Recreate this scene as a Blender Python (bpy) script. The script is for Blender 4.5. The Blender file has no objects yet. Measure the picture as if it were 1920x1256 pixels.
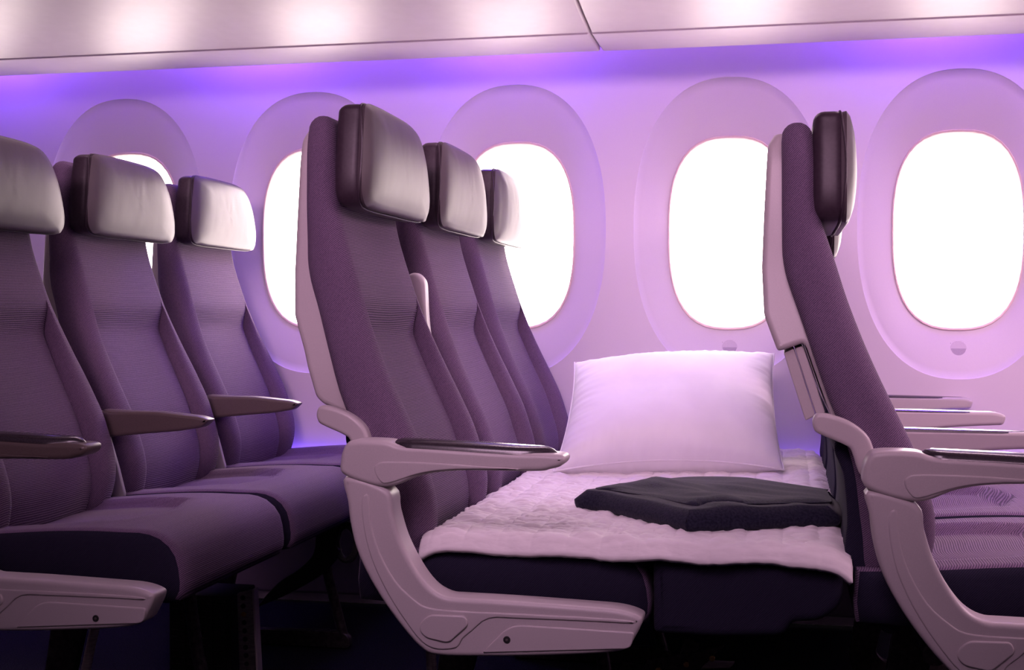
import bpy, bmesh, math, random
from mathutils import Vector, Matrix, noise
from mathutils.geometry import tessellate_polygon
D = bpy.data; SC = bpy.context.scene; C = SC.collection
random.seed(7)
PI = math.pi

# ------------------------------------------------------------------ camera
cam = D.objects.new('camera', D.cameras.new('camera')); C.objects.link(cam)
cam.location = (0, 0, 0.85)
cam.rotation_euler = (math.radians(90 - 0.918), 0, math.radians(11.75))
cam.data.sensor_width = 36; cam.data.lens = 2446.3 / 1920 * 36
cam.data.clip_start = 0.05
SC.camera = cam
SC.view_settings.view_transform = 'Standard'; SC.view_settings.look = 'None'
SC.view_settings.gamma = 1; SC.view_settings.use_curve_mapping = False
SC.view_settings.exposure = 0.0

# ------------------------------------------------------------------ world (bright hazy sky outside the windows)
w = D.worlds.new('sky'); SC.world = w; w.use_nodes = True
bg = w.node_tree.nodes['Background']
bg.inputs[0].default_value = (1.0, 0.80, 0.78, 1); bg.inputs[1].default_value = 15.5

def area(name, loc, rot, sx, sy, col, power, spread=180):
    l = D.lights.new(name, 'AREA'); l.shape = 'RECTANGLE'; l.size = sx; l.size_y = sy
    l.color = col; l.energy = power; l.spread = math.radians(spread)
    o = D.objects.new(name, l); C.objects.link(o); o.location = loc
    o.rotation_euler = [math.radians(a) for a in rot]
    return o
# cabin mood light: pink ceiling wash over the aisle, violet-blue strip hidden above the bins' lip
area('ceiling_mood_light', (0.3, 0.55, 2.16), (0, 0, 0), 6.0, 0.7, (0.70, 0.48, 1.0), 1.0)
for x, pw in ((-1.35, 1.3), (-0.42, 2.2), (0.45, 2.4), (1.3, 2.0)):          # added unseen fill lights under the bins, for seat tops and bed
    area('bin_fill_light', (x, 2.72, 1.60), (0, 0, 0), 0.5, 0.10, (1.0, 0.66, 0.88), pw, 150)
area('sidewall_fill_strip', (-0.6, 3.643, 0.44), (180, 0, 0), 5.0, 0.02, (0.22, 0.10, 1.0), 2.5)  # added out of sight, blue glow for the low wall behind the cushions
area('forward_fill_light', (2.0, 2.3, 1.75), (0, 68, 0), 0.5, 1.2, (1.0, 0.62, 0.80), 30)  # added lamp ahead of the rows, brightens the seatback fronts
area('aisle_fill_light', (-0.42, 0.55, 1.80), (47, 0, 0), 0.9, 0.5, (1.0, 0.62, 0.90), 2.0, 62)  # added lamp hanging in the aisle, brightens the middle row's side frame
area('wall_fill_light', (0.25, -0.9, 2.0), (78, 0, 0), 4.2, 0.4, (0.90, 0.52, 0.76), 9.5, 36)  # added fill from behind the camera, brightens the window wall
area('cove_strip_light', (-0.6, 3.628, 1.735), (2, 0, 0), 6.0, 0.03, (0.40, 0.18, 1.0), 8)
for x in (0.39, -0.76, -1.5, -2.4):
    area('cove_blue_light', (x, 3.628, 1.73), (2, 0, 0), 0.30, 0.03, (0.20, 0.07, 1.0), 3.5)

# ------------------------------------------------------------------ mesh helpers
def mesh_obj(name, bm, mat, parent=None, angle=38):
    bmesh.ops.recalc_face_normals(bm, faces=bm.faces[:])
    me = D.meshes.new(name); bm.to_mesh(me); bm.free()
    for p in me.polygons: p.use_smooth = True
    me.set_sharp_from_angle(angle=math.radians(angle))
    if mat: me.materials.append(mat)
    o = D.objects.new(name, me); C.objects.link(o)
    if parent: o.parent = parent
    return o
def struct(o): o['kind'] = 'structure'; return o
def thing(name, label, cat, loc=(0, 0, 0), group=None):
    o = D.objects.new(name, None); C.objects.link(o); o.location = loc
    o.empty_display_size = 0.05
    o['label'] = label; o['category'] = cat
    if group: o['group'] = group
    return o
def tag(o, label, cat, group=None):
    o['label'] = label; o['category'] = cat
    if group: o['group'] = group
    return o
def catmull(pts, n=5, closed=True):
    out = []; N = len(pts); seg = N if closed else N - 1
    for i in range(seg):
        if closed: p0, p1, p2, p3 = pts[i-1], pts[i], pts[(i+1) % N], pts[(i+2) % N]
        else: p0, p1, p2, p3 = pts[max(i-1, 0)], pts[i], pts[i+1], pts[min(i+2, N-1)]
        for k in range(n):
            t = k / n
            out.append(tuple(0.5*((2*b) + (-a+c)*t + (2*a-5*b+4*c-d)*t*t + (-a+3*b-3*c+d)*t**3)
                             for a, b, c, d in zip(p0, p1, p2, p3)))
    if not closed: out.append(tuple(pts[-1]))
    return out
def fillet(pts, r, n=5):
    out = []; N = len(pts)
    for i in range(N):
        p = Vector(pts[i][:2]); a = Vector(pts[i-1][:2]); b = Vector(pts[(i+1) % N][:2])
        rr = pts[i][2] if len(pts[i]) > 2 else r
        da = (a-p); db = (b-p); d = min(rr, da.length*.48, db.length*.48)
        if d < 1e-5: out.append((p.x, p.y)); continue
        s = p+da.normalized()*d; e = p+db.normalized()*d
        for k in range(n+1):
            t = k/n; q = s*(1-t)**2+p*2*t*(1-t)+e*t*t
            out.append((q.x, q.y))
    return out
def inward(pts):
    """unit-ish inward direction at every outline vertex"""
    N = len(pts); A = sum(pts[i-1][0]*pts[i][1]-pts[i][0]*pts[i-1][1] for i in range(N))
    sg = 1 if A > 0 else -1; out = []
    for i in range(N):
        a = Vector(pts[i-1]); p = Vector(pts[i]); b = Vector(pts[(i+1) % N])
        e1 = (p-a); e2 = (b-p)
        if e1.length < 1e-9: e1 = e2
        if e2.length < 1e-9: e2 = e1
        e1 = e1.normalized(); e2 = e2.normalized(); t = e1+e2
        if t.length < 1e-6: t = e1
        t.normalize(); nrm = Vector((-t.y, t.x))*sg
        c = max(0.6, Vector((-e1.y, e1.x)).dot(Vector((-t.y, t.x))))
        out.append(nrm/c)
    return out
def room(pts, nr, dmax):
    """how far each vertex can move inward before meeting the far side (thin tips get less)"""
    N = len(pts); out = []
    for i in range(N):
        p = Vector(pts[i]); d = nr[i].normalized(); best = 1e9
        for k in range(N):
            if k in (i, (i-1) % N, (i+1) % N, (i-2) % N): continue
            a = Vector(pts[k]); b = Vector(pts[(k+1) % N]); e = b-a
            den = d.x*e.y-d.y*e.x
            if abs(den) < 1e-12: continue
            q = a-p; t = (q.x*e.y-q.y*e.x)/den; u = (q.x*d.y-q.y*d.x)/den
            if t > 1e-6 and -.001 <= u <= 1.001: best = min(best, t)
        out.append(min(1.0, .42*best/max(dmax, 1e-6)))
    for _ in range(2): out = [min(out[i], (out[i-1]+out[i]*2+out[(i+1) % N])/4+.05) for i in range(N)]
    return out
def offset2d(pts, d, nr=None, sc=None):
    nr = nr or inward(pts)
    return [(p[0]+n.x*d*(sc[i] if sc else 1), p[1]+n.y*d*(sc[i] if sc else 1)) for i, (p, n) in enumerate(zip(pts, nr))]
def cap(bm, ring, flat=None):
    if flat is None: bm.faces.new(ring); return
    for tri in tessellate_polygon([[Vector((p[0], p[1], 0)) for p in flat]]):
        try: bm.faces.new([ring[k] for k in tri])
        except ValueError: pass
def loft(bm, loops, caps=True, flat=None):
    vs = [[bm.verts.new(p) for p in L] for L in loops]
    n = len(loops[0])
    for a, b in zip(vs, vs[1:]):
        for i in range(n): bm.faces.new((a[i], a[(i+1) % n], b[(i+1) % n], b[i]))
    if caps:
        for r, l in ((vs[0], loops[0]), (vs[-1], loops[-1])): cap(bm, r, [(p[flat[0]], p[flat[1]]) for p in l] if flat else None)
    return vs
def plate(bm, out, y0, y1, bev=0.004, segs=3, yf=None, axis='y'):
    """outline in XZ given thickness along Y with rounded rims; yf(x,z) scales half thickness"""
    loops = []; m = (y0+y1)/2; h = (y1-y0)/2
    clean = []
    for p in out:
        if not clean or (Vector(p)-Vector(clean[-1])).length > 2e-4: clean.append(p)
    if (Vector(clean[0])-Vector(clean[-1])).length < 2e-4: clean.pop()
    out = clean; nr = inward(out); dm = bev+min(bev*.3, .0015); sc = room(out, nr, dm)
    rings = [(dm, 0.0)] + [(bev*(1-math.sin(k/segs*PI/2)), bev*(1-math.cos(k/segs*PI/2))) for k in range(segs+1)]
    rings = [(d, t) for d, t in rings]
    def L(d, t, s):
        q = offset2d(out, d, nr, sc); r = []
        for (x, z), (xo, zo) in zip(q, out):
            hh = h*(yf(x, z) if yf else 1)
            r.append((x, m+s*(hh-t), z))
        return r
    for d, t in rings: loops.append(L(d, t, -1))
    for d, t in reversed(rings): loops.append(L(d, t, 1))
    if axis == 'x': loops = [[(p[1], p[0], p[2]) for p in l] for l in loops]
    if axis == 'z': loops = [[(p[0], p[2], p[1]) for p in l] for l in loops]
    loft(bm, loops, flat={'y': (0, 2), 'x': (1, 2), 'z': (0, 1)}[axis])
def box(bm, x0, x1, y0, y1, z0, z1, bev=0.003):
    plate(bm, fillet([(x0, z0), (x1, z0), (x1, z1), (x0, z1)], bev, 3), y0, y1, bev, 2)
def tube(bm, path, r, n=8, closed=False):
    loops = []; N = len(path); P_ = [Vector(p) for p in path]; u = None
    for i in range(N):
        a = P_[i-1] if (i or closed) else P_[i]; b = P_[(i+1) % N] if (i < N-1 or closed) else P_[i]
        t = (b-a).normalized()
        if u is None: u = t.cross(Vector((0.13, 0.31, 0.94))).normalized()
        u = (u-t*u.dot(t)).normalized(); v = t.cross(u)
        loops.append([tuple(P_[i]+(u*math.cos(2*PI*k/n)+v*math.sin(2*PI*k/n))*r) for k in range(n)])
    if closed:
        vs = [[bm.verts.new(q) for q in l] for l in loops]
        # find the rotation of the last ring that meets the first without twist
        sh = min(range(n), key=lambda k: (Vector(loops[-1][0])-Vector(loops[0][k])).length)
        vs.append([vs[0][(k+sh) % n] for k in range(n)])
        for a, b in zip(vs, vs[1:]):
            for i in range(n): bm.faces.new((a[i], a[(i+1) % n], b[(i+1) % n], b[i]))
    else: loft(bm, loops)
def cyl(bm, c, r, y0, y1, n=20, bev=0.001):
    plate(bm, [(c[0]+r*math.cos(2*PI*k/n), c[1]+r*math.sin(2*PI*k/n)) for k in range(n)], y0, y1, bev, 2)
def interp(tab, z):
    if z <= tab[0][0]: return tab[0][1]
    for (a, va), (b, vb) in zip(tab, tab[1:]):
        if z <= b: return va+(vb-va)*(z-a)/(b-a)
    return tab[-1][1]
def sm(a, b, x):
    t = max(0, min(1, (x-a)/(b-a))); return t*t*(3-2*t)

# ------------------------------------------------------------------ materials
def mat(name, col, rough=0.5, metal=0.0, spec=0.5, sheen=0.0, coat=0.0):
    m = D.materials.new(name); m.use_nodes = True
    b = m.node_tree.nodes['Principled BSDF']
    b.inputs['Base Color'].default_value = (*col, 1); b.inputs['Roughness'].default_value = rough
    b.inputs['Metallic'].default_value = metal; b.inputs['Specular IOR Level'].default_value = spec
    b.inputs['Sheen Weight'].default_value = sheen; b.inputs['Coat Weight'].default_value = coat
    return m
def nodes(m):
    nt = m.node_tree; return nt, nt.nodes['Principled BSDF'], nt.nodes.new, nt.links.new
def add_noise(m, scale, c1, c2, bump=0.0, dist=0.001, detail=4, stretch=(1, 1, 1), lo=.35, hi=.65):
    nt, b, N, Lk = nodes(m)
    tc = N('ShaderNodeTexCoord'); mp = N('ShaderNodeMapping'); mp.inputs['Scale'].default_value = stretch
    nz = N('ShaderNodeTexNoise'); nz.inputs['Scale'].default_value = scale; nz.inputs['Detail'].default_value = detail
    Lk(tc.outputs['Object'], mp.inputs['Vector']); Lk(mp.outputs[0], nz.inputs['Vector'])
    cr = N('ShaderNodeValToRGB'); cr.color_ramp.elements[0].color = (*c1, 1); cr.color_ramp.elements[1].color = (*c2, 1)
    cr.color_ramp.elements[0].position = lo; cr.color_ramp.elements[1].position = hi
    Lk(nz.outputs['Fac'], cr.inputs['Fac']); Lk(cr.outputs[0], b.inputs['Base Color'])
    if bump:
        bp = N('ShaderNodeBump'); bp.inputs['Strength'].default_value = bump; bp.inputs['Distance'].default_value = dist
        Lk(nz.outputs['Fac'], bp.inputs['Height']); Lk(bp.outputs[0], b.inputs['Normal'])
    return nz
def fabric(name, c1, c2, sheen=0.04, rib=170):
    """ribbed woven wool: fine horizontal ribs broken up by noise"""
    m = mat(name, c1, 0.9, spec=0.12, sheen=sheen); nt, b, N, Lk = nodes(m)
    b.inputs['Sheen Roughness'].default_value = 0.4
    tc = N('ShaderNodeTexCoord'); mp = N('ShaderNodeMapping'); mp.inputs['Scale'].default_value = (1, 0, -1)
    wv = N('ShaderNodeTexWave'); wv.bands_direction = 'DIAGONAL'; wv.inputs['Scale'].default_value = rib
    wv.inputs['Distortion'].default_value = 1.2; wv.inputs['Detail'].default_value = 2; wv.inputs['Detail Scale'].default_value = 1.2
    nz = N('ShaderNodeTexNoise'); nz.inputs['Scale'].default_value = 420; nz.inputs['Detail'].default_value = 3
    Lk(tc.outputs['Object'], mp.inputs['Vector']); Lk(mp.outputs[0], wv.inputs['Vector']); Lk(tc.outputs['Object'], nz.inputs['Vector'])
    mx = N('ShaderNodeMath'); mx.operation = 'MULTIPLY_ADD'; mx.inputs[1].default_value = .55
    Lk(wv.outputs['Fac'], mx.inputs[0]); 
    m2 = N('ShaderNodeMath'); m2.operation = 'MULTIPLY'; m2.inputs[1].default_value = .45
    Lk(nz.outputs['Fac'], m2.inputs[0]); Lk(m2.outputs[0], mx.inputs[2])
    cr = N('ShaderNodeValToRGB'); cr.color_ramp.elements[0].color = (*c1, 1); cr.color_ramp.elements[1].color = (*c2, 1)
    cr.color_ramp.elements[0].position = .15; cr.color_ramp.elements[1].position = .85
    Lk(mx.outputs[0], cr.inputs['Fac']); Lk(cr.outputs[0], b.inputs['Base Color'])
    bp = N('ShaderNodeBump'); bp.inputs['Strength'].default_value = .5; bp.inputs['Distance'].default_value = .0012
    Lk(mx.outputs[0], bp.inputs['Height']); Lk(bp.outputs[0], b.inputs['Normal'])
    return m
M = {}
M['fabric'] = fabric('navy_wool', (.055, .036, .072), (.250, .165, .265))
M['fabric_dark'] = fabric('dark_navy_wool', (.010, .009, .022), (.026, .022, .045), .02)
M['leather'] = mat('grey_leather', (.10, .085, .085), .44, spec=.30)
nz = add_noise(M['leather'], 26, (.074, .056, .066), (.084, .064, .074), .05, .003, 3, (1, 1.4, .8))
M['leather_dark'] = mat('dark_leather', (.045, .030, .036), .45, spec=.4)
add_noise(M['leather_dark'], 160, (.038, .022, .034), (.048, .030, .044), .08, .0005)
M['plastic'] = mat('warm_grey_plastic', (.52, .47, .48), .38, spec=.45)
add_noise(M['plastic'], 900, (.50, .45, .46), (.54, .48, .49), .06, .0003, 2)
M['plastic_dimmed'] = mat('dimmed_plastic', (.12, .09, .085), .35, spec=.5)  # left row armrests: the plastic again, dimmer light put into its colour
add_noise(M['plastic_dimmed'], 700, (.11, .082, .078), (.13, .098, .092), .05, .0003, 2)
M['cap'] = mat('dark_armrest_cap', (.035, .028, .035), .22, spec=.6, coat=.3)
add_noise(M['cap'], 500, (.03, .024, .03), (.045, .035, .042), .05, .0003, 2)
M['black'] = mat('black_rubber', (.012, .011, .013), .6)
add_noise(M['black'], 300, (.009, .008, .01), (.018, .016, .018), .1, .0005, 2)
M['metal'] = mat('brushed_metal', (.35, .30, .30), .35, metal=.9)
add_noise(M['metal'], 60, (.28, .24, .24), (.42, .36, .36), .1, .0005, 3, (1, 1, 12))
M['darkmetal'] = mat('dark_anodised_metal', (.05, .04, .045), .4, metal=.6)
add_noise(M['darkmetal'], 90, (.035, .028, .032), (.07, .055, .06), .1, .0005, 3)
M['brass'] = mat('brass', (.45, .28, .10), .35, metal=.9); add_noise(M['brass'], 200, (.4, .25, .08), (.5, .32, .12))
M['wall'] = mat('cabin_wall_laminate', (.74, .66, .76), .42, spec=.35)
add_noise(M['wall'], 1100, (.72, .64, .745), (.76, .68, .775), .04, .0003, 2)
M['bin'] = mat('glossy_bin_laminate', (.80, .74, .76), .40, spec=.28)
add_noise(M['bin'], 30, (.76, .66, .70), (.78, .68, .72), .03, .002, 2)
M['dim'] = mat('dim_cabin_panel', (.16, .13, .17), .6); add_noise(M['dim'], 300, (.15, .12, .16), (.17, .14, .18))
M['lower_shaded'] = mat('shaded_lower_laminate', (.30, .24, .33), .4, spec=.4); add_noise(M['lower_shaded'], 700, (.28, .225, .31), (.32, .255, .35))  # lower wall panels: shade below the seats put into a darker laminate
M['rim'] = mat('window_rim', (.88, .70, .64), .4); add_noise(M['rim'], 500, (.86, .68, .62), (.9, .72, .66))
M['reveal'] = mat('window_reveal', (.85, .85, .84), .45); add_noise(M['reveal'], 500, (.83, .83, .82), (.87, .87, .86))
M['button'] = mat('dimmer_grey', (.42, .34, .46), .4); add_noise(M['button'], 500, (.60, .51, .62), (.64, .55, .66))
M['button_dark'] = mat('dimmer_dark', (.20, .14, .26), .4); add_noise(M['button_dark'], 500, (.40, .32, .45), (.44, .35, .48))
M['carpet'] = mat('navy_carpet', (.02, .018, .05), .95, spec=.1)
add_noise(M['carpet'], 420, (.003, .003, .010), (.045, .036, .085), .8, .004, 2, lo=.55, hi=.75)
M['pillow'] = mat('white_cotton', (.86, .84, .88), .8, spec=.2, sheen=.2)
add_noise(M['pillow'], 14, (.84, .82, .86), (.88, .86, .9), .12, .003, 3, (1, 1, .5))
M['quilt'] = mat('cream_quilt', (.80, .75, .76), .85, spec=.2, sheen=.2)
add_noise(M['quilt'], 60, (.77, .72, .73), (.83, .78, .79), .35, .003, 4, (.45, 1.2, 1))
M['navycloth'] = mat('navy_knit', (.018, .019, .03), .95, spec=.1, sheen=.12)
add_noise(M['navycloth'], 240, (.010, .010, .022), (.022, .021, .040), .4, .0015, 4)
# window glass: clear with a faint reflection
g = D.materials.new('window_glass'); g.use_nodes = True; nt = g.node_tree; nt.nodes.clear()
out = nt.nodes.new('ShaderNodeOutputMaterial'); tr = nt.nodes.new('ShaderNodeBsdfTransparent'); tr.inputs[0].default_value = (.97, .98, .98, 1)
gl = nt.nodes.new('ShaderNodeBsdfGlossy'); gl.inputs['Roughness'].default_value = .03; mixs = nt.nodes.new('ShaderNodeMixShader')
fz = nt.nodes.new('ShaderNodeFresnel'); fz.inputs[0].default_value = 1.3
nt.links.new(fz.outputs[0], mixs.inputs[0]); nt.links.new(tr.outputs[0], mixs.inputs[1]); nt.links.new(gl.outputs[0], mixs.inputs[2]); nt.links.new(mixs.outputs[0], out.inputs[0])
M['glass'] = g

# ------------------------------------------------------------------ the cabin shell
YW = 3.66; PITCH = 0.607; WX0 = 0.459; WZ = 1.076
OPA, OPB = 0.166, 0.263          # half size of the opening
def sup(a, b, n, th):
    c, s = math.cos(th), math.sin(th)
    r = (abs(c/a)**n+abs(s/b)**n)**(-1/n)
    return r*c, r*s
win_x = [WX0+PITCH*k for k in range(3, -6, -1)]
ZT, ZB = 1.72, 0.50
X_R = win_x[0]+PITCH/2; X_L = win_x[-1]-PITCH/2
bm = bmesh.new(); NA = 128
for wx in win_x:
    ths = [2*PI*(k+.5)/NA for k in range(NA)]
    loops = []
    lip = [sup(OPA, OPB, 2.7, t) for t in ths]; ring = [sup(.262, .412, 2.3, t) for t in ths]
    for f_ in (0, .04, .15, .35, .6, .85, 1.0):
        dep = .034*(1-f_)**1.3
        loops.append([(wx+l[0]*(1-f_)+r[0]*f_, YW+dep, WZ+l[1]*(1-f_)+(r[1]+.014)*f_) for l, r in zip(lip, ring)])
    # tiny step at the edge of the recess, then out to the bay's rectangle
    loops.append([(wx+r[0]*1.008, YW-.0035, WZ+.014+r[1]*1.006) for r in ring])
    rect = []
    for t, r in zip(ths, ring):
        c, s = math.cos(t), math.sin(t); hx = PITCH/2
        k = min(hx/abs(c) if abs(c) > 1e-6 else 1e9, (ZT-WZ)/s if s > 1e-6 else 1e9, (WZ-ZB)/-s if s < -1e-6 else 1e9)
        rect.append((wx+c*k, YW-.0035, WZ+s*k))
    # snap nearest points to the four corners so bays close
    for cx, cz in ((wx+PITCH/2, ZT), (wx-PITCH/2, ZT), (wx+PITCH/2, ZB), (wx-PITCH/2, ZB)):
        j = min(range(NA), key=lambda i: (rect[i][0]-cx)**2+(rect[i][2]-cz)**2); rect[j] = (cx, YW-.0035, cz)
    loops.append(rect)
    vs = loft(bm, loops, caps=False)
box_pts = [(X_L, X_R)]
for x0, x1 in box_pts:      # lower sidewall and the part above the bins
    for z0, z1, yy0, yy1 in ((0.0, ZB, YW-.0035, YW-.0035), (ZT, 2.3, YW-.0035, YW-.0035)):
        a = [bm.verts.new(p) for p in ((x0, yy0, z0), (x1, yy0, z0), (x1, yy1, z1), (x0, yy1, z1))]; bm.faces.new(a)
bmesh.ops.remove_doubles(bm, verts=bm.verts[:], dist=.0004)
# faces look into the cabin
wall = mesh_obj('wall_window_side', bm, M['wall'], angle=50); struct(wall)
for i, wx in enumerate(win_x):
    ths = [2*PI*(k+.5)/64 for k in range(64)]
    bm = bmesh.new()
    loops = []
    for s_, dy in ((1.028, .036), (1.030, .029), (1.022, .0265), (1.006, .0275), (.996, .032), (.993, .040)):
        loops.append([(wx+sup(OPA*s_, OPB*s_, 2.7, t)[0], YW+dy, WZ+sup(OPA*s_, OPB*s_, 2.7, t)[1]) for t in ths])
    loft(bm, loops, caps=False)
    fo = struct(mesh_obj('window_%d' % (i+1), bm, M['rim']))
    bm = bmesh.new(); loops = []
    for s_, dy in ((.994, .038), (.997, .046), (1.02, .060), (1.06, .078)):
        loops.append([(wx+sup(OPA*s_, OPB*s_, 2.7, t)[0], YW+dy, WZ+sup(OPA*s_, OPB*s_, 2.7, t)[1]) for t in ths])
    loft(bm, loops, caps=False)
    mesh_obj('window_reveal', bm, M['reveal'], fo)
    bm = bmesh.new(); plate(bm, [(wx+sup(OPA*.972, OPB*.972, 2.7, t)[0], WZ+sup(OPA*.972, OPB*.972, 2.7, t)[1]) for t in ths], YW+.050, YW+.054, .001, 1)
    mesh_obj('pane', bm, M['glass'], fo)
    # outer skin around the pane keeps daylight to the opening
    bm = bmesh.new(); loops = []
    for s_, dy in ((1.055, .078), (1.09, .080)):
        loops.append([(wx+sup(OPA*s_, OPB*s_, 2.7, t)[0], YW+dy, WZ+sup(OPA*s_, OPB*s_, 2.7, t)[1]) for t in ths])
    loops.append([(wx+sup(OPA*1.10, OPB*1.10, 2.7, t)[0], YW+.045, WZ+sup(OPA*1.10, OPB*1.10, 2.7, t)[1]) for t in ths])
    loft(bm, loops, caps=False); mesh_obj('outer_seal', bm, M['black'], fo)
    # a portal lets the renderer sample the sky through this opening
    l = D.lights.new('window_portal', 'AREA'); l.shape = 'RECTANGLE'; l.size = OPA*2.1; l.size_y = OPB*2.1
    l.cycles.is_portal = True
    po = D.objects.new('window_portal', l); C.objects.link(po); po.location = (wx, YW+.084, WZ); po.rotation_euler = (math.radians(-90), 0, 0)
def quad(bm, pts): bm.faces.new([bm.verts.new(p) for p in pts])
def slab(name, x0, x1, y0, y1, z0, z1, m):
    bm = bmesh.new(); box(bm, x0, x1, y0, y1, z0, z1, .002); return struct(mesh_obj(name, bm, m))
slab('floor', X_L-.1, X_R+.1, -1.75, YW+.06, -.06, 0, M['carpet'])
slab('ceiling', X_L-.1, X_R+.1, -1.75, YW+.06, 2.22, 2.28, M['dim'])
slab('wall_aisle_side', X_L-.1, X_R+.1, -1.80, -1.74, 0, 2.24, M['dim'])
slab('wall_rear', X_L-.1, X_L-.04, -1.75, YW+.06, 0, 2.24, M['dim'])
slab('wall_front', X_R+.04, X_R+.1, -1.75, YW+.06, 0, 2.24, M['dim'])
# lower sidewall panels with a rounded end and a bright lip along the bottom
for k, (x0, x1) in enumerate(((-3.0, -1.135), (-1.105, .60), (.63, 2.3))):
    bm = bmesh.new()
    plate(bm, fillet([(x0, .028, .06), (x1, .028, .07), (x1+.05, .36, .05), (x0, .36, .02)], .05, 6), YW-.034, YW-.003, .010, 4)
    o = struct(mesh_obj('baseboard_window_side', bm, M['lower_shaded']))

# ------------------------------------------------------------------ overhead bins
def bin_module(x0, x1, label):
    prof = fillet([(3.452, 2.20, .01), (3.452, 1.546, .012), (3.243, 1.5485, .003), (3.2405, 1.5525, .002), (3.00, 1.583, .2), (2.70, 1.635, .2), (2.45, 1.73, .2), (2.28, 1.92, .15), (2.26, 2.20, .01)], .01, 6)
    t = thing('overhead_bin', label, 'overhead bin', ((x0+x1)/2, 3.0, 1.546))
    bm = bmesh.new(); h = (x1-x0)/2
    plate(bm, [(y-3.0, z-1.546) for y, z in prof], -h, h, .007, 4, axis='x')
    o = mesh_obj('bin_shell', bm, M['bin'], t, angle=30)
    bm = bmesh.new()
    box(bm, -h+.02, h-.02, .245, .254+.20, .010, .015, .001)
    return t
bin_module(-2.46, -.4775, 'glossy pale overhead bin above the two left windows, left of the seam')
bin_module(-.4725, 1.55, 'glossy pale overhead bin above the right windows, right of the seam')
tb = thing('light_cove', 'slim pale strip housing hidden between overhead bins and window wall', 'light fitting', (-.6, 3.6, 1.76))
bm = bmesh.new(); box(bm, -1.9, 2.2, -.14, .05, .0, .012, .002); mesh_obj('cove_tray', bm, M['wall'], tb)

# ------------------------------------------------------------------ window dimmer buttons
for k, (wx, lab) in enumerate(((win_x[3], 'round window dimmer button below the rightmost window'), (win_x[4], 'round window dimmer button just above the pillow'), (win_x[6], 'round window dimmer button half hidden behind the middle row backrest'))):
    t = thing('dimmer_button', lab, 'button', (wx+.002, YW+.0195, .757), 'window dimmer buttons')
    t.rotation_euler.x = math.radians(-13.5)
    bm = bmesh.new(); cyl(bm, (0, 0), .0275, -.0016, .004, 40, .001); 
    mesh_obj('bezel', bm, M['wall'], t)
    bm = bmesh.new(); cyl(bm, (0, 0), .0215, -.0026, .002, 40, .0008); mesh_obj('button_face', bm, M['button'], t)
    bm = bmesh.new(); plate(bm, [(.0190*math.cos(PI+PI*q/16), .0190*math.sin(PI+PI*q/16)) for q in range(17)], -.0030, .001, .0002, 1)
    mesh_obj('shade_mark', bm, M['button_dark'], t)
    for q in range(5):
        a = PI*.80+q*.17; bm = bmesh.new(); cyl(bm, (.0245*math.cos(a), .0245*math.sin(a)), .0009, -.0020, .001, 8, .0002); mesh_obj('level_dot', bm, M['black'], t)

# ------------------------------------------------------------------ seat tables (local: x forward, y across, z up)
XR = [(.42, .006), (.50, .008), (.60, -.002), (.664, -.021), (.722, -.045), (.798, -.070), (.849, -.087), (.908, -.108), (.942, -.115), (1.095, -.116), (1.16, -.117)]
XF = [(.42, .100), (.452, .112), (.492, .122), (.518, .123), (.548, .119), (.63, .093), (.699, .060), (.749, .036), (.807, .011), (.874, -.013), (.95, -.036), (.984, -.048), (1.018, -.059), (1.093, -.063), (1.16, -.069)]
HW = [(.42, .215), (.46, .228), (.55, .238), (.65, .240), (.72, .236), (.80, .222), (.87, .205), (.95, .196), (1.05, .192), (1.11, .188), (1.14, .178), (1.16, .165)]
def smooth_tab(tab, z, r=.02): return (interp(tab, z-r)+interp(tab, z)*2+interp(tab, z+r))/4
def back_section(z, shrink=0.0, zz=None):
    xr, xf, hw = smooth_tab(XR, z), smooth_tab(XF, z), smooth_tab(HW, z)
    c = (1-sm(.80, .885, z))                      # side bolsters start here
    b = .030*c*(1-.35*(1-sm(.45, .58, z)))
    pw = .160+.012*sm(.6, .9, z) - .010*(1-sm(.45, .6, z))
    xr += shrink; xf -= shrink; hw -= shrink
    pw = min(pw, hw-.036)
    rr = min(.030, .42*(xf-xr)); rf = min(.034, .50*(xf-xr))
    P = [(xr, 0), (xr-.001, hw*.5), (xr, hw-rr)]
    for k in range(1, 6):
        a = k/5*PI/2; P.append((xr+rr*(1-math.cos(a)), hw-rr+rr*math.sin(a)))
    for k in range(0, 7):
        a = k/6*PI/2; P.append((xf-rf*(1-math.sin(a)), hw-rf+rf*math.cos(a)))
    w = hw-rf-pw
    P += [(xf+.001*c, pw+w*.66), (xf-.002*c, pw+w*.4), (xf-.010*c-.0004, pw+w*.18)]
    P += [(xf-b-.0035*c, pw+.0015), (xf-b-.001*c, pw-.006), (xf-b+.001*c, pw-.03), (xf-b-.001, pw*.45), (xf-b-.002, 0)]
    z0 = z if zz is None else zz
    full = [(x, y, z0) for x, y in P]+[(x, -y, z0) for x, y in P[-2:0:-1]]
    return full
def backrest_bm():
    bm = bmesh.new(); loops = []
    zs = [.432+.0125*i for i in range(58)]
    loops.append(back_section(.432, .02, .425)); loops.append(back_section(.432, .006, .428))
    for z in zs: 
        if z < 1.135: loops.append(back_section(z))
    for k in range(1, 6):
        a = k/5*PI/2; loops.append(back_section(1.138, .024*(1-math.cos(a)), 1.138+.024*math.sin(a)))
    loft(bm, loops); return bm
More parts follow.
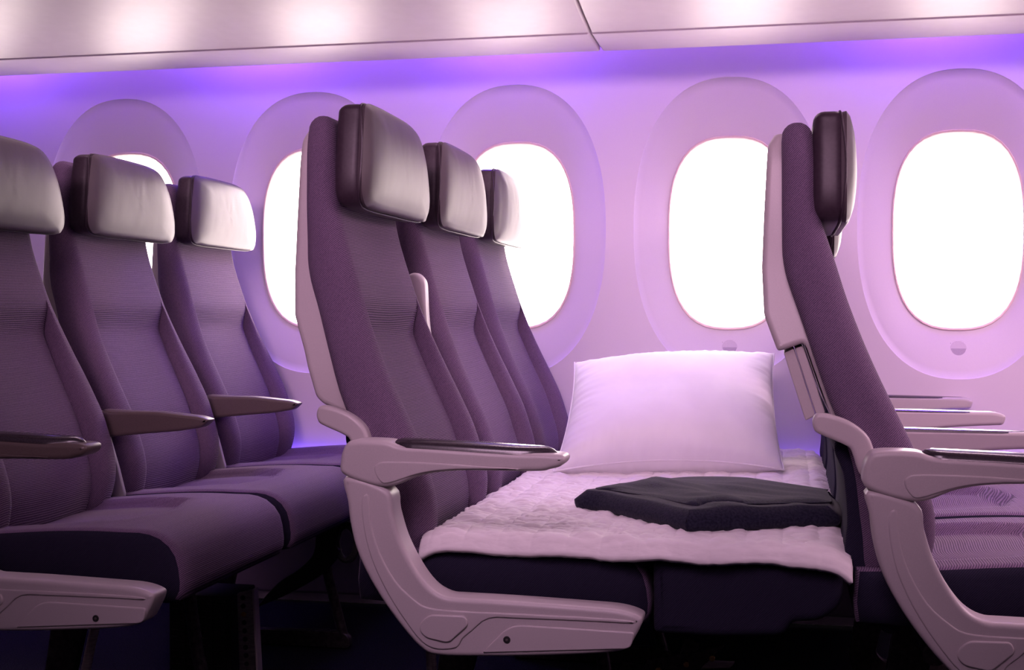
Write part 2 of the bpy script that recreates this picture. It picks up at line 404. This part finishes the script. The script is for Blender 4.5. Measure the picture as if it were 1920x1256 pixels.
def shell_bm(trays):
    rear = [(-.128, 1.148), (-.139, 1.129), (-.141, 1.095), (-.145, 1.01), (-.148, .926), (-.144, .849), (-.122, .79)]
    front = [(.664, -.021), (.722, -.045), (.798, -.070), (.849, -.087), (.908, -.108), (.942, -.115), (1.095, -.116)]
    if trays: lo = [(-.112, .792), (-.082, .803), (-.076, .797), (-.034, .675), (-.020, .664)]
    else: lo = [(-.112, .756), (-.094, .706), (-.080, .694), (-.022, .672), (-.012, .676)]
    pts = rear+lo+[(x+.012, z) for z, x in front[1:]]+[(-.104, 1.150)]
    bm = bmesh.new(); plate(bm, fillet(pts, .006, 3), -.152, .152, .009, 4, yf=lambda x, z: (smooth_tab(HW, z)-.044)/.152)
    return bm
def cushion_bm(x_front=.49, y_half=.252):
    bm = bmesh.new(); loops = []
    ny = 46
    for j in range(ny+1):
        y = -y_half+2*y_half*j/ny; u = abs(y)/y_half
        e = max(0, (abs(y)-(y_half-.026))/.026); ins = .026*(1-math.sqrt(max(0, 1-min(1, e)**2)))
        prof = []
        for k in range(30):
            x = .0+(x_front-.075)*k/29
            z = .452+.024*sm(.05, .36, x)+.004*math.sin(x*12)
            rec = sm(.172, .158, abs(y)+.03*sm(.2, .36, x)) * (1-sm(.335, .36, x+.25*abs(y)))
            z -= .017*rec+.004*sm(.10, .0, abs(y))*rec
            prof.append((x, z))
        xs, zs = prof[-1]
        prof += [(x_front-.055, zs-.003), (x_front-.036, zs-.010), (x_front-.018, zs-.024), (x_front-.006, zs-.042), (x_front, zs-.064), (x_front+.003, zs-.09), (x_front+.002, .366), (x_front-.006, .350), (x_front-.03, .344), (.30, .350), (.15, .360), (.0, .368), (-.004, .40)]
        cx, cz = .24, .41
        loops.append([(cx+(x-cx)*(1-ins/.24), y, cz+(z-cz)*(1-ins/.070)) for x, z in prof])
    loft(bm, loops, flat=(0, 2)); return bm
HRP = [(-.046, .090), (-.060, .078), (-.070, .030), (-.068, -.030), (-.060, -.072), (-.040, -.090), (-.022, -.080), (-.010, -.055), (-.004, -.010), (-.005, .040), (-.012, .072), (-.026, .088)]
def headrest_bms():
    """gusset body, leather face in front of it and the piping between them; z measured from the headrest centre"""
    def hwz(z): return .150+.030*sm(.095, -.05, z)-.020*sm(-.05, -.10, z)
    def outline(s=1.0):
        pts = [(-.178, .068), (-.168, .088), (-.120, .093), (0, .093), (.105, .089), (.160, .074), (.198, .036), (.220, -.01), (.232, -.052), (.222, -.080), (.182, -.091), (.0, -.092), (-.14, -.091), (-.183, -.080), (-.194, -.045), (-.187, .02)]
        return catmull(pts, 5)
    o = outline()
    bm = bmesh.new(); plate(bm, o, -.073, -.021, .018, 5, axis='x')
    body = bm
    # domed leather face
    bm = bmesh.new(); loops = []
    N = 14
    for k in range(N+1):
        t = k/N; s = 1-t
        q = []
        for y, z in o:
            yy = y*(1-s*1.0) ; zz = z*(1-s*1.0)
            r = t
            dome = .0165*(1-r**5)+.0
            crv = -.011*(zz/.09)**2*(1-r**6)
            wr = .0007*noise.noise(Vector((yy*26, zz*9, 3.1)))*(1-r**8)+.0004*noise.noise(Vector((yy*60, zz*14, 9)))*(1-r**8)
            q.append((-.0165+dome+crv*.8+wr+(-.004 if k == N else 0), yy, zz))
        loops.append(q)
    loops = loops[1:]
    vs = loft(bm, loops, caps=False); bm.faces.new(vs[0])
    back = [bm.verts.new((-.036, y*.97, z*.97)) for y, z in o]
    n = len(o)
    for i in range(n): bm.faces.new((vs[-1][i], vs[-1][(i+1) % n], back[(i+1) % n], back[i]))
    bm.faces.new(back)
    face = bm
    bm = bmesh.new(); tube(bm, [(-.0215-.0088*(z/.09)**2, y*1.002, z*1.002) for y, z in o[::2]], .0018, 6, closed=True)
    pip = bm
    bm = bmesh.new(); box(bm, -.075, -.055, -.06, .06, -.02, .05, .004)
    return body, face, pip, bm
ARM_AISLE = [(.012, .640), (.004, .616), (.011, .591), (.080, .574), (.139, .594), (.200, .603), (.320, .605), (.346, .609), (.362, .614), (.3695, .6235), (.363, .6315), (.335, .633), (.278, .633), (.166, .638), (.105, .641), (.078, .648), (.029, .648)]
ARM_POINT = [(.040, .600, .02), (.046, .640, .012), (.20, .641, .02), (.30, .632, .02), (.320, .625, .005), (.304, .609, .012), (.25, .600, .02), (.16, .592, .02), (.075, .583, .02)]
ARM_FLAT = [(.040, .600, .02), (.046, .630, .012), (.20, .630, .02), (.36, .629, .015), (.380, .621, .008), (.374, .600, .008), (.28, .595, .05), (.20, .586, .03), (.10, .578, .03)]
FRAME = [(.011, .590), (.015, .550), (.020, .511), (.033, .465), (.060, .414), (.095, .365), (.135, .322), (.165, .310), (.24, .312), (.32, .317), (.40, .324), (.445, .330), (.466, .337), (.478, .354), (.489, .378), (.484, .388), (.454, .396), (.404, .3985), (.278, .402), (.205, .403), (.176, .405), (.150, .420), (.126, .451), (.104, .493), (.091, .535), (.081, .571)]
def cap_bm(x0, x1, z0, z1, ya, yb, th=.009):
    """dark pad lying on the armrest: boat shaped seen from above"""
    bm = bmesh.new(); loops = []
    n = 26; yc = (ya+yb)/2; hh = (yb-ya)/2
    for k in range(n+1):
        t = k/n; x = x0+(x1-x0)*t
        w = hh*min(1, (t/.10)**.5 if t < .10 else 1)*(1-max(0, (t-.72)/.28)**2.2*.92)
        w = max(w, .0015); z = z0+(z1-z0)*t**1.3
        h = th*min(1, (t/.06)**.5)*min(1, ((1-t)/.08)**.5 if t > .92 else 1)+.0012
        loops.append([(x, yc+w*math.cos(a), z-.003+max(0, math.sin(a))**.7*h if math.sin(a) > 0 else z-.003+math.sin(a)*.002) for a in [2*PI*q/20 for q in range(20)]])
    loft(bm, loops); return bm

def stretch_top(bm, k):
    """taller backs: everything above the bolsters is drawn upward"""
    for v in bm.verts:
        if v.co.z > .95: v.co.z = .95+(v.co.z-.95)*k
    return bm
def make_seat(label, trays, legrest, hr_dz):
    tall = 1.0 if trays else 1.17
    t = thing('airplane_seat', label, 'airplane seat', (0, 0, 0))
    mesh_obj('backrest', stretch_top(backrest_bm(), tall), M['fabric'], t, angle=60)
    sh = mesh_obj('back_shell', stretch_top(shell_bm(trays), tall), M['plastic'], t)
    cu = mesh_obj('seat_cushion', cushion_bm(), M['fabric'], t, angle=50)
    cu.data.materials.append(M['fabric_dark'])            # side panels and underside darker: shade put into the cloth colour
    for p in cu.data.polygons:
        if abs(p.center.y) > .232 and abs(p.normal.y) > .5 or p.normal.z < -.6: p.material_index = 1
    body, face, pip, br = headrest_bms()
    h = mesh_obj('headrest', body, M['leather_dark'], t); h.location = (.012, 0, 1.125+hr_dz)
    mesh_obj('headrest_face', face, M['leather'], h, angle=60)
    mesh_obj('piping', pip, M['leather_dark'], h)
    mesh_obj('mounting_bracket', br, M['black'], h)
    # dark rear panel below the shell
    bm = bmesh.new()
    pts = [(-.030, .672), (-.034, .633), (-.019, .600), (-.014, .548), (-.013, .518), (-.017, .48), (-.010, .44), (.020, .399), (.041, .348), (.07, .345), (.06, .40), (.03, .45), (.03, .60), (.02, .672)]
    plate(bm, fillet(pts, .01, 4), -.215, .215, .008, 3); mesh_obj('lower_back_panel', bm, M['fabric_dark'], t)
    if trays:
        tb = None
        for nm, pts in (('tray_table', [(-.1125, .787), (-.096, .794), (-.061, .685), (-.077, .676)]), ('tray_table', [(-.0945, .7945), (-.082, .799), (-.0455, .690), (-.0595, .684)])):
            bm = bmesh.new(); plate(bm, fillet(pts, .003, 3), -.158, .158, .002, 2); mesh_obj(nm, bm, M['plastic'], t)
    if legrest:
        bm = bmesh.new()
        plate(bm, fillet([(.4965, .452, .01), (.790, .458, .02), (.794, .43, .03), (.790, .395, .03), (.760, .369, .03), (.715, .366, .01), (.703, .343, .02), (.60, .336, .02), (.4975, .337, .01)], .01, 5), -.25, .25, .014, 4)
        mesh_obj('leg_rest', bm, M['fabric_dark'], t)
    if trays: h.location.x -= .006
    return t
def middle_arm(seat, style, yc=.2605):
    ol = ARM_POINT if style == 'point' else ARM_FLAT
    m = M['plastic_dimmed'] if style == 'point' else M['plastic']
    bm = bmesh.new(); plate(bm, fillet(ol, .02, 5), yc-.0195, yc+.0195, .007, 4)
    a = mesh_obj('armrest', bm, m, seat)
    x1 = .312 if style == 'point' else .374
    z0, z1 = (.6405, .6265) if style == 'point' else (.6305, .6255)
    bm = cap_bm(.06, x1, z0, z1, yc-.019, yc+.019, .006); mesh_obj('armrest_cap', bm, M['plastic_dimmed'] if style == 'point' else M['cap'], a)
    bm = bmesh.new(); plate(bm, fillet([(.02, .60), (.075, .60), (.10, .52), (.118, .452), (.085, .452), (.05, .50)], .012, 4), yc-.006, yc+.006, .002, 2)
    mesh_obj('armrest_hinge', bm, M['plastic'], seat)
def raised_arm(seat, yc=.2605):
    bm = bmesh.new()
    plate(bm, fillet([(-.105, .60, .02), (-.085, .80, .04), (-.066, .925, .02), (-.040, .938, .012), (-.020, .920, .015), (-.016, .83, .04), (.005, .70, .04), (.030, .62, .02), (.03, .575, .02)], .02, 6), yc-.0175, yc+.0175, .007, 4)
    a = mesh_obj('raised_armrest', bm, M['plastic'], seat)
def aisle_side(seat, screw_x, cy=-.345, arm_mat='plastic'):
    """aisle armrest, its hinge, and the one-piece side frame that sweeps down into the seat base bar; cy is the outer face"""
    y0, y1 = cy, cy+.058
    bm = bmesh.new(); plate(bm, catmull(ARM_AISLE, 5), y0, y1, .008, 5)
    arm = mesh_obj('armrest', bm, M[arm_mat], seat)
    mesh_obj('armrest_cap', cap_bm(.082, .358, .6405, .6305, y0+.002, y1-.002, .013), M['cap'], arm)
    # raised lower flank of the armrest
    bm = bmesh.new(); plate(bm, catmull([(.062, .601), (.066, .611), (.085, .6155), (.16, .615), (.235, .6115), (.30, .6085), (.20, .6065), (.139, .5985), (.085, .581), (.070, .586)], 4), y0-.0022, y0+.01, .002, 2)
    mesh_obj('armrest_flank', bm, M[arm_mat], arm)
    bm = bmesh.new(); plate(bm, catmull([(x, z-.0015) for x, z in FRAME], 4), y0+.002, y1, .008, 5)
    fr_ = mesh_obj('side_frame', bm, M['plastic'], seat)
    # raised outer panel that leaves a stepped edge along the rear of the sweep
    bm = bmesh.new()
    plate(bm, catmull([(.052, .560), (.056, .515), (.070, .470), (.096, .425), (.126, .398), (.150, .385), (.20, .382), (.30, .382), (.42, .3815), (.470, .3795), (.472, .3755), (.42, .3755), (.30, .375), (.252, .3745), (.222, .350), (.196, .3245), (.168, .3215), (.142, .330), (.118, .355), (.082, .405), (.054, .458), (.042, .505), (.038, .550)][:12]+[(.30, .3745), (.249, .3725), (.222, .352), (.206, .338), (.196, .3235), (.165, .3195), (.141, .329), (.117, .356), (.085, .402), (.058, .455), (.044, .505), (.040, .552)], 3), y0-.0005, y0+.012, .0022, 3)
    mesh_obj('frame_inlay', bm, M['plastic'], fr_)
    bm = bmesh.new(); plate(bm, fillet([(.238, .318, .004), (.472, .336, .01), (.478, .362, .006), (.295, .3645, .02), (.276, .3575, .015)], .01, 5), y0-.0005, y0+.012, .0022, 3)
    mesh_obj('lower_inlay', bm, M['plastic'], fr_)
    bm = bmesh.new(); plate(bm, fillet([(.139, .362, .012), (.152, .3745, .012), (.212, .3755, .008), (.217, .361, .010), (.184, .331, .008), (.146, .338, .014), (.136, .350, .01)], .01, 5), y0-.0042, y0+.01, .0022, 3)
    mesh_obj('cover_cap', bm, M['plastic'], fr_)
    bm = bmesh.new(); cyl(bm, (screw_x, .3365+.004), .0058, y0-.0018, y0+.006, 24, .001); s = mesh_obj('screw', bm, M['black'], fr_)
    bm = bmesh.new(); cyl(bm, (screw_x, .3365+.004), .0022, y0-.0030, y0, 6, .0003); mesh_obj('screw_socket', bm, M['metal'], s)
    # hinge arm between armrest and backrest
    bm = bmesh.new(); plate(bm, catmull([(-.068, .684), (-.062, .695), (-.045, .695), (-.012, .684), (.014, .664), (.024, .642), (.030, .615), (.006, .600), (-.008, .636), (-.018, .647), (-.058, .664), (-.066, .672)], 4), cy+.085, cy+.112, .006, 4)
    mesh_obj('hinge_arm', bm, M['plastic'], seat)
    bm = bmesh.new(); cyl(bm, (.022, .618), .016, cy+.05, cy+.09, 20, .002); mesh_obj('pivot', bm, M['plastic'], seat)
def tree_copy(o, parent=None):
    c = o.copy(); C.objects.link(c); c.parent = parent
    for ch in list(o.children): tree_copy(ch, c)
    return c

Y1, DY = 2.335, .521
ROWX = {'left': -1.5128, 'middle': -.70, 'right': .1128}
NAMES = {'left': 'left row', 'middle': 'middle row beside the bed', 'right': 'right row'}
def seat_frame(x, label, extra):
    t = thing('seat_base', label, 'seat base', (x, 2.85, 0))
    for dx in (.12, .36):
        bm = bmesh.new(); tube(bm, [(dx, -.74, .322), (dx, .74, .322)], .019, 16); mesh_obj('cross_tube', bm, M['darkmetal'], t)
    for yy in (-.46, .30):
        bm = bmesh.new(); plate(bm, fillet([(.05, .002), (.44, .002), (.44, .03), (.42, .045), (.12, .04), (.10, .06), (.16, .31), (.12, .32), (.08, .30), (.04, .05)], .012, 4), yy-.012, yy+.012, .003, 2)
        mesh_obj('leg', bm, M['darkmetal'], t)
        bm = bmesh.new(); tube(bm, [(.42, yy, .03), (.38, yy, .18), (.36, yy, .31)], .013, 12); mesh_obj('leg', bm, M['darkmetal'], t)
    # light struts below the aisle bar
    for a, b in (((.10, .30), (.17, .01)), ((.345, .305), (.30, .12)), ) if extra == 'struts' else (((.135, .305), (.150, .01)),):
        bm = bmesh.new(); tube(bm, [(a[0], -.79, a[1]), (b[0], -.79, b[1])], .0085, 10); mesh_obj('strut', bm, M['metal'], t)
    for k in range(6):
        bm = bmesh.new(); yy = -.60+.22*k
        box(bm, .13, .35, yy-.004, yy+.004, .300, .335, .002); mesh_obj('spreader', bm, M['darkmetal'], t)
    return t
seat_labels = {
 ('left', 0): 'navy fabric seat of the left row, nearest the aisle, cut off by the left edge',
 ('left', 1): 'navy fabric centre seat of the left row, grey leather headrest',
 ('left', 2): 'navy fabric window seat of the left row, palest headrest',
 ('middle', 0): 'navy aisle seat of the middle row with pale armrest frame, front left of the bed',
 ('middle', 1): 'navy centre seat of the middle row, partly hidden behind its aisle seat',
 ('middle', 2): 'navy window seat of the middle row, headrest before a bright window',
 ('right', 0): 'navy aisle seat of the right row seen exactly side on',
 ('right', 1): 'navy centre seat of the right row, hidden behind the side-on aisle seat',
 ('right', 2): 'navy window seat of the right row below the rightmost window',
}
protos = {}
for row in ('left', 'middle', 'right'):
    trays = row == 'right'; legrest = row == 'middle'
    dz = {'left': 0, 'middle': 0.0, 'right': -.038}[row]
    base = None
    for k in range(3):
        if base is None: base = s = make_seat('', trays, legrest, dz); kids = list(s.children)
        else:
            s = base.copy(); C.objects.link(s)
            for ch in kids: tree_copy(ch, s)
        s['label'] = seat_labels[(row, k)]; s['group'] = 'seats of the ' + NAMES[row]
        s.location = (ROWX[row], Y1+DY*k, 0)
        if row == 'right' and k > 0:
            for ch in s.children:
                if ch.name.startswith('headrest'): ch.location.z -= .035
    seats = [o for o in D.objects if o.name.startswith('airplane_seat') and abs(o.location.x-ROWX[row]) < .01]
    seats.sort(key=lambda o: o.location.y)
    aisle_side(seats[0], .387 if row == 'left' else .278, arm_mat='plastic_dimmed' if row == 'left' else 'plastic')
    if row == 'left':
        for s, dzh in zip(seats, (-.014, -.005, 0)):
            for ch in s.children:
                if ch.name.startswith('headrest'): ch.location.z += dzh
        for s in seats[:2]: middle_arm(s, 'point')
    elif row == 'right':
        for s in seats: middle_arm(s, 'flat')
    else:
        raised_arm(seats[0])
seat_frame(ROWX['left'], 'dark metal base and legs under the left row of seats', 'struts')
seat_frame(ROWX['middle'], 'dark metal base and legs under the middle row and bed', 'one')
seat_frame(ROWX['right'], 'dark metal base and legs under the right row of seats', 'one')

# ------------------------------------------------------------------ bits under the left row
t = thing('perforated_post', 'upright perforated metal post under the left row', 'post', (-1.15, 2.73, 0))
bm = bmesh.new(); plate(bm, fillet([(-.040, .0), (.0, .0), (-.012, .235), (-.046, .225)], .004, 3), -.004, .004, .001, 1); mesh_obj('post_plate', bm, M['metal'], t)
bm = bmesh.new(); plate(bm, fillet([(.001, .0), (.006, .0), (-.006, .236), (-.011, .235)], .001, 2), -.004, .022, .001, 1); mesh_obj('post_flange', bm, M['plastic'], t)
for k in range(12):
    z = .012+.0185*k; bm = bmesh.new(); cyl(bm, (-.020-.013*z/.23, z), .0058, -.0055, -.002, 12, .0005)
    mesh_obj('hole_plug' if k != 9 else 'brass_plug', bm, M['brass'] if k == 9 else M['black'], t)
t = thing('curved_strut', 'black curved metal strut with an oval hole below left row window seat', 'strut', (-1.5128, 3.05, 0))
bm = bmesh.new()
plate(bm, catmull([(.235, .125), (.29, .185), (.345, .222), (.382, .262), (.392, .325), (.43, .335), (.448, .315), (.440, .285), (.446, .262), (.40, .208), (.32, .160), (.25, .128)], 4), -.014, .014, .003, 2)
mesh_obj('strut_arm', bm, M['black'], t)
bm = bmesh.new(); tube(bm, [(.463+.026*math.cos(a), 0, .288+.043*math.sin(a)) for a in [2*PI*k/28 for k in range(28)]], .0085, 8, closed=True); mesh_obj('strut_eye', bm, M['black'], t)
t = thing('equipment_box', 'black ventilated equipment box with a grid front beneath the left row', 'equipment box', (-1.5128+.225, 2.79, 0))
bm = bmesh.new(); box(bm, -.075, .075, -.06, .08, .0, .215, .004); mesh_obj('box_body', bm, M['black'], t)
for k in range(13):
    bm = bmesh.new(); box(bm, -.068, .068, -.066, -.060, .010+.0155*k, .0135+.0155*k, .001); mesh_obj('grille_bar', bm, M['darkmetal'], t)
for k in range(5):
    bm = bmesh.new(); box(bm, -.070+.033*k, -.066+.033*k, -.068, -.0655, .006, .205, .001); mesh_obj('grille_bar', bm, M['black'], t)
# mechanism below the bed's near edge
t = thing('recline_mechanism', 'small metal linkage with brass pins under the bed, behind the grey bar', 'mechanism', (-.26, 2.6, 0))
for k, (pts, m) in enumerate((([(-.02, .13), (.10, .15), (.15, .20), (.10, .185), (.0, .165)], 'darkmetal'), ([(.02, .0), (.05, .0), (.10, .20), (.07, .21)], 'darkmetal'), ([(.10, .145), (.16, .15), (.17, .165), (.11, .165)], 'metal'), ([(-.06, .12), (.08, .12), (.08, .138), (-.06, .15)], 'darkmetal'))):
    bm = bmesh.new(); plate(bm, fillet(pts, .006, 3), -.02+.01*k, -.012+.01*k, .0015, 2); mesh_obj('linkage_plate', bm, M[m], t)
for x, z in ((.02, .145), (.075, .16), (.125, .175)):
    bm = bmesh.new(); cyl(bm, (x, z), .006, -.028, -.018, 12, .001); mesh_obj('brass_pin', bm, M['brass'], t)

# ------------------------------------------------------------------ quilted cover on the bed
def quilt():
    bm = bmesh.new(); nu, nv = 260, 400
    X0, X1, Ya, Yb = -.583, .100, 2.060, 3.555
    grid = []
    for i in range(nu+1):
        row = []
        for j in range(nv+1):
            u = i/nu; v = j/nv
            # right end has a rounded far corner; the near edge wanders and drapes over the cushions
            ye = Ya+.010-.010*u+.004*math.sin(u*9)+.002*math.sin(u*31+1)
            x = X0+(X1-X0)*u; y = ye+(Yb-ye)*v
            if v > .9 and u > .9:
                k = ((u-.9)/.1)**2*((v-.9)/.1)**2; x -= .035*k; y -= .05*k
            x += .006*math.sin(y*14)*(1-u)+ .004*noise.noise(Vector((0, y*10, 0)))
            cellx = (x*17.5)                             # stitched channels across the bed
            ch = abs(math.sin(cellx*PI))**.3
            wr = (1-abs(noise.noise(Vector((x*22, y*60, 1.7))))*2.4)*.55+(1-abs(noise.noise(Vector((x*34+3, y*110, 5.1))))*2.4)*.35-.35*noise.noise(Vector((x*8, y*12, 4)))
            wr = .45-wr
            edge = min(1, (y-ye)/.05)
            z = .4822+(.0040*ch+.0085*wr*(.25+.75*ch))*(.3+.7*edge)
            # sides roll down over the edge of the mattress cushions
            dn = max(0, 1-(y-ye)/.035)
            z -= .024*dn**2+.0025*dn*math.sin(x*40)
            dl = max(0, 1-(x-X0)/.03); z -= .010*dl**2
            dr = max(0, 1-(X1-x)/.035); z -= .014*dr**2
            # corner that hangs down at the near right
            k = max(0, 1-(1-u)/.07)*max(0, 1-v/.10); z -= .012*k; x += .004*k
            row.append(bm.verts.new((x, y, z)))
        grid.append(row)
    for i in range(nu):
        for j in range(nv):
            bm.faces.new((grid[i][j], grid[i+1][j], grid[i+1][j+1], grid[i][j+1]))
    # thickness
    bmesh.ops.recalc_face_normals(bm, faces=bm.faces[:])
    o = mesh_obj('quilted_cover', bm, M['quilt'], angle=80)
    md = o.modifiers.new('thickness', 'SOLIDIFY'); md.thickness = .010; md.offset = 0
    tag(o, 'cream quilted bed cover spread over the middle row of seats', 'bed cover')
quilt()

# ------------------------------------------------------------------ pillow
def pillow():
    bl, br, tr, tl = Vector((-.502, 2.87, .498)), Vector((.002, 2.99, .500)), Vector((-.023, 3.43, .748)), Vector((-.526, 3.32, .725))
    bm = bmesh.new(); n = 90; m_ = 64
    nrm = (br-bl).cross(tl-bl).normalized()
    if nrm.y > 0: nrm = -nrm          # toward the aisle
    T = .088
    def P(i, j, s):
        u = i/n*2-1; v = j/m_*2-1
        pin = 1-.05*(1-abs(v)**2.2)*abs(u)**3; pin2 = 1-.055*(1-abs(u)**2.2)*abs(v)**3
        uu = (u*pin+1)/2; vv = (v*pin2+1)/2
        p = bl*(1-uu)*(1-vv)+br*uu*(1-vv)+tr*uu*vv+tl*(1-uu)*vv
        p = p+Vector((0, 0, .016*(1-u*u)*max(0, -v)**3))
        th = ((1-abs(u)**2.4)*(1-abs(v)**2.4))**.5
        e = (1-th)
        bu = sm(.62, .97, abs(u)); bv = sm(.62, .97, abs(v)); live = min(1, th*5)
        wr = (.0040*noise.noise(Vector((u*2.5, v*15, s*3+9)))*bu+.0040*noise.noise(Vector((u*19, v*2.5, s*3+4)))*bv)*live
        wr += .006*noise.noise(Vector((u*1.9+5, v*1.6, s*3)))*th
        sag = .012*max(0, -v)*th
        return p+nrm*s*(T*th*(1+ (.12*-v))+wr+sag)
    top = [[bm.verts.new(P(i, j, 1)) for j in range(m_+1)] for i in range(n+1)]
    bot = [[(top[i][j] if i in (0, n) or j in (0, m_) else bm.verts.new(P(i, j, -1))) for j in range(m_+1)] for i in range(n+1)]
    for g_ in (top, bot):
        for i in range(n):
            for j in range(m_): bm.faces.new((g_[i][j], g_[i+1][j], g_[i+1][j+1], g_[i][j+1]))
    t = thing('pillow', 'white rectangular pillow propped at the far side of the bed', 'pillow', (-.27, 3.2, .475))
    edge = [top[i][0].co.copy() for i in range(n+1)]+[top[n][j].co.copy() for j in range(1, m_+1)]+[top[i][m_].co.copy() for i in range(n-1, -1, -1)]+[top[0][j].co.copy() for j in range(m_-1, 0, -1)]
    off = Vector(t.location)
    for v in bm.verts: v.co -= off
    mesh_obj('pillow_body', bm, M['pillow'], t, angle=80)
    bm = bmesh.new(); tube(bm, [tuple(p-off) for p in edge[::2]], .0022, 6, closed=True); mesh_obj('piping', bm, M['pillow'], t)
pillow()

# ------------------------------------------------------------------ folded navy blanket on the bed
def folded():
    t = thing('folded_blanket', 'dark navy blanket folded flat on the cream bed cover', 'blanket', (-.14, 2.40, .4905))
    base = [(-.378, 2.385), (-.33, 2.345), (-.25, 2.265), (-.165, 2.165), (-.145, 2.160), (-.06, 2.195), (.03, 2.235), (.085, 2.262), (.096, 2.29), (.096, 2.44), (.085, 2.47), (-.03, 2.58), (-.08, 2.63), (-.20, 2.61), (-.30, 2.49)]
    layers = ((0, .000, .034, 0), (1, .0325, .039, 2.0))
    for li, z0, z1, ph in layers:
        bm = bmesh.new(); o = catmull([(x+.14+.004*math.sin(ph+i*1.7), y-2.40+.004*math.cos(ph+i*2.1)) for i, (x, y) in enumerate(base)], 8)
        loops = []
        if li == 1: o = [(x*.90+.010, y*.84+.026) for x, y in o]
        r = (z1-z0)/2
        for k in range(5):
            a = -PI/2+k/8*PI; q = offset2d(o, min(r, .008)*(1-math.cos(a)))
            loops.append([(x, y, z0+r+r*math.sin(a)) for x, y in q])
        N = 16
        def top(x, y):
            h = z1+.006*noise.noise(Vector((x*7+ph, y*9, 2)))+.003*noise.noise(Vector((x*16, y*30+x*20, 7)))
            h += .007*math.exp(-((x+.05+y*.6)/.05)**2)
            return h
        o2 = offset2d(o, min(r, .008))
        for k in range(1, N):
            s = 1-k/N
            e = min(1, (1-s)*N/3.0)
            loops.append([(x*s, y*s, (z1)*(1-e)+top(x*s, y*s)*e) for x, y in o2])
        loft(bm, loops); mesh_obj('folded_layer', bm, M['navycloth'], t, angle=80)
folded()
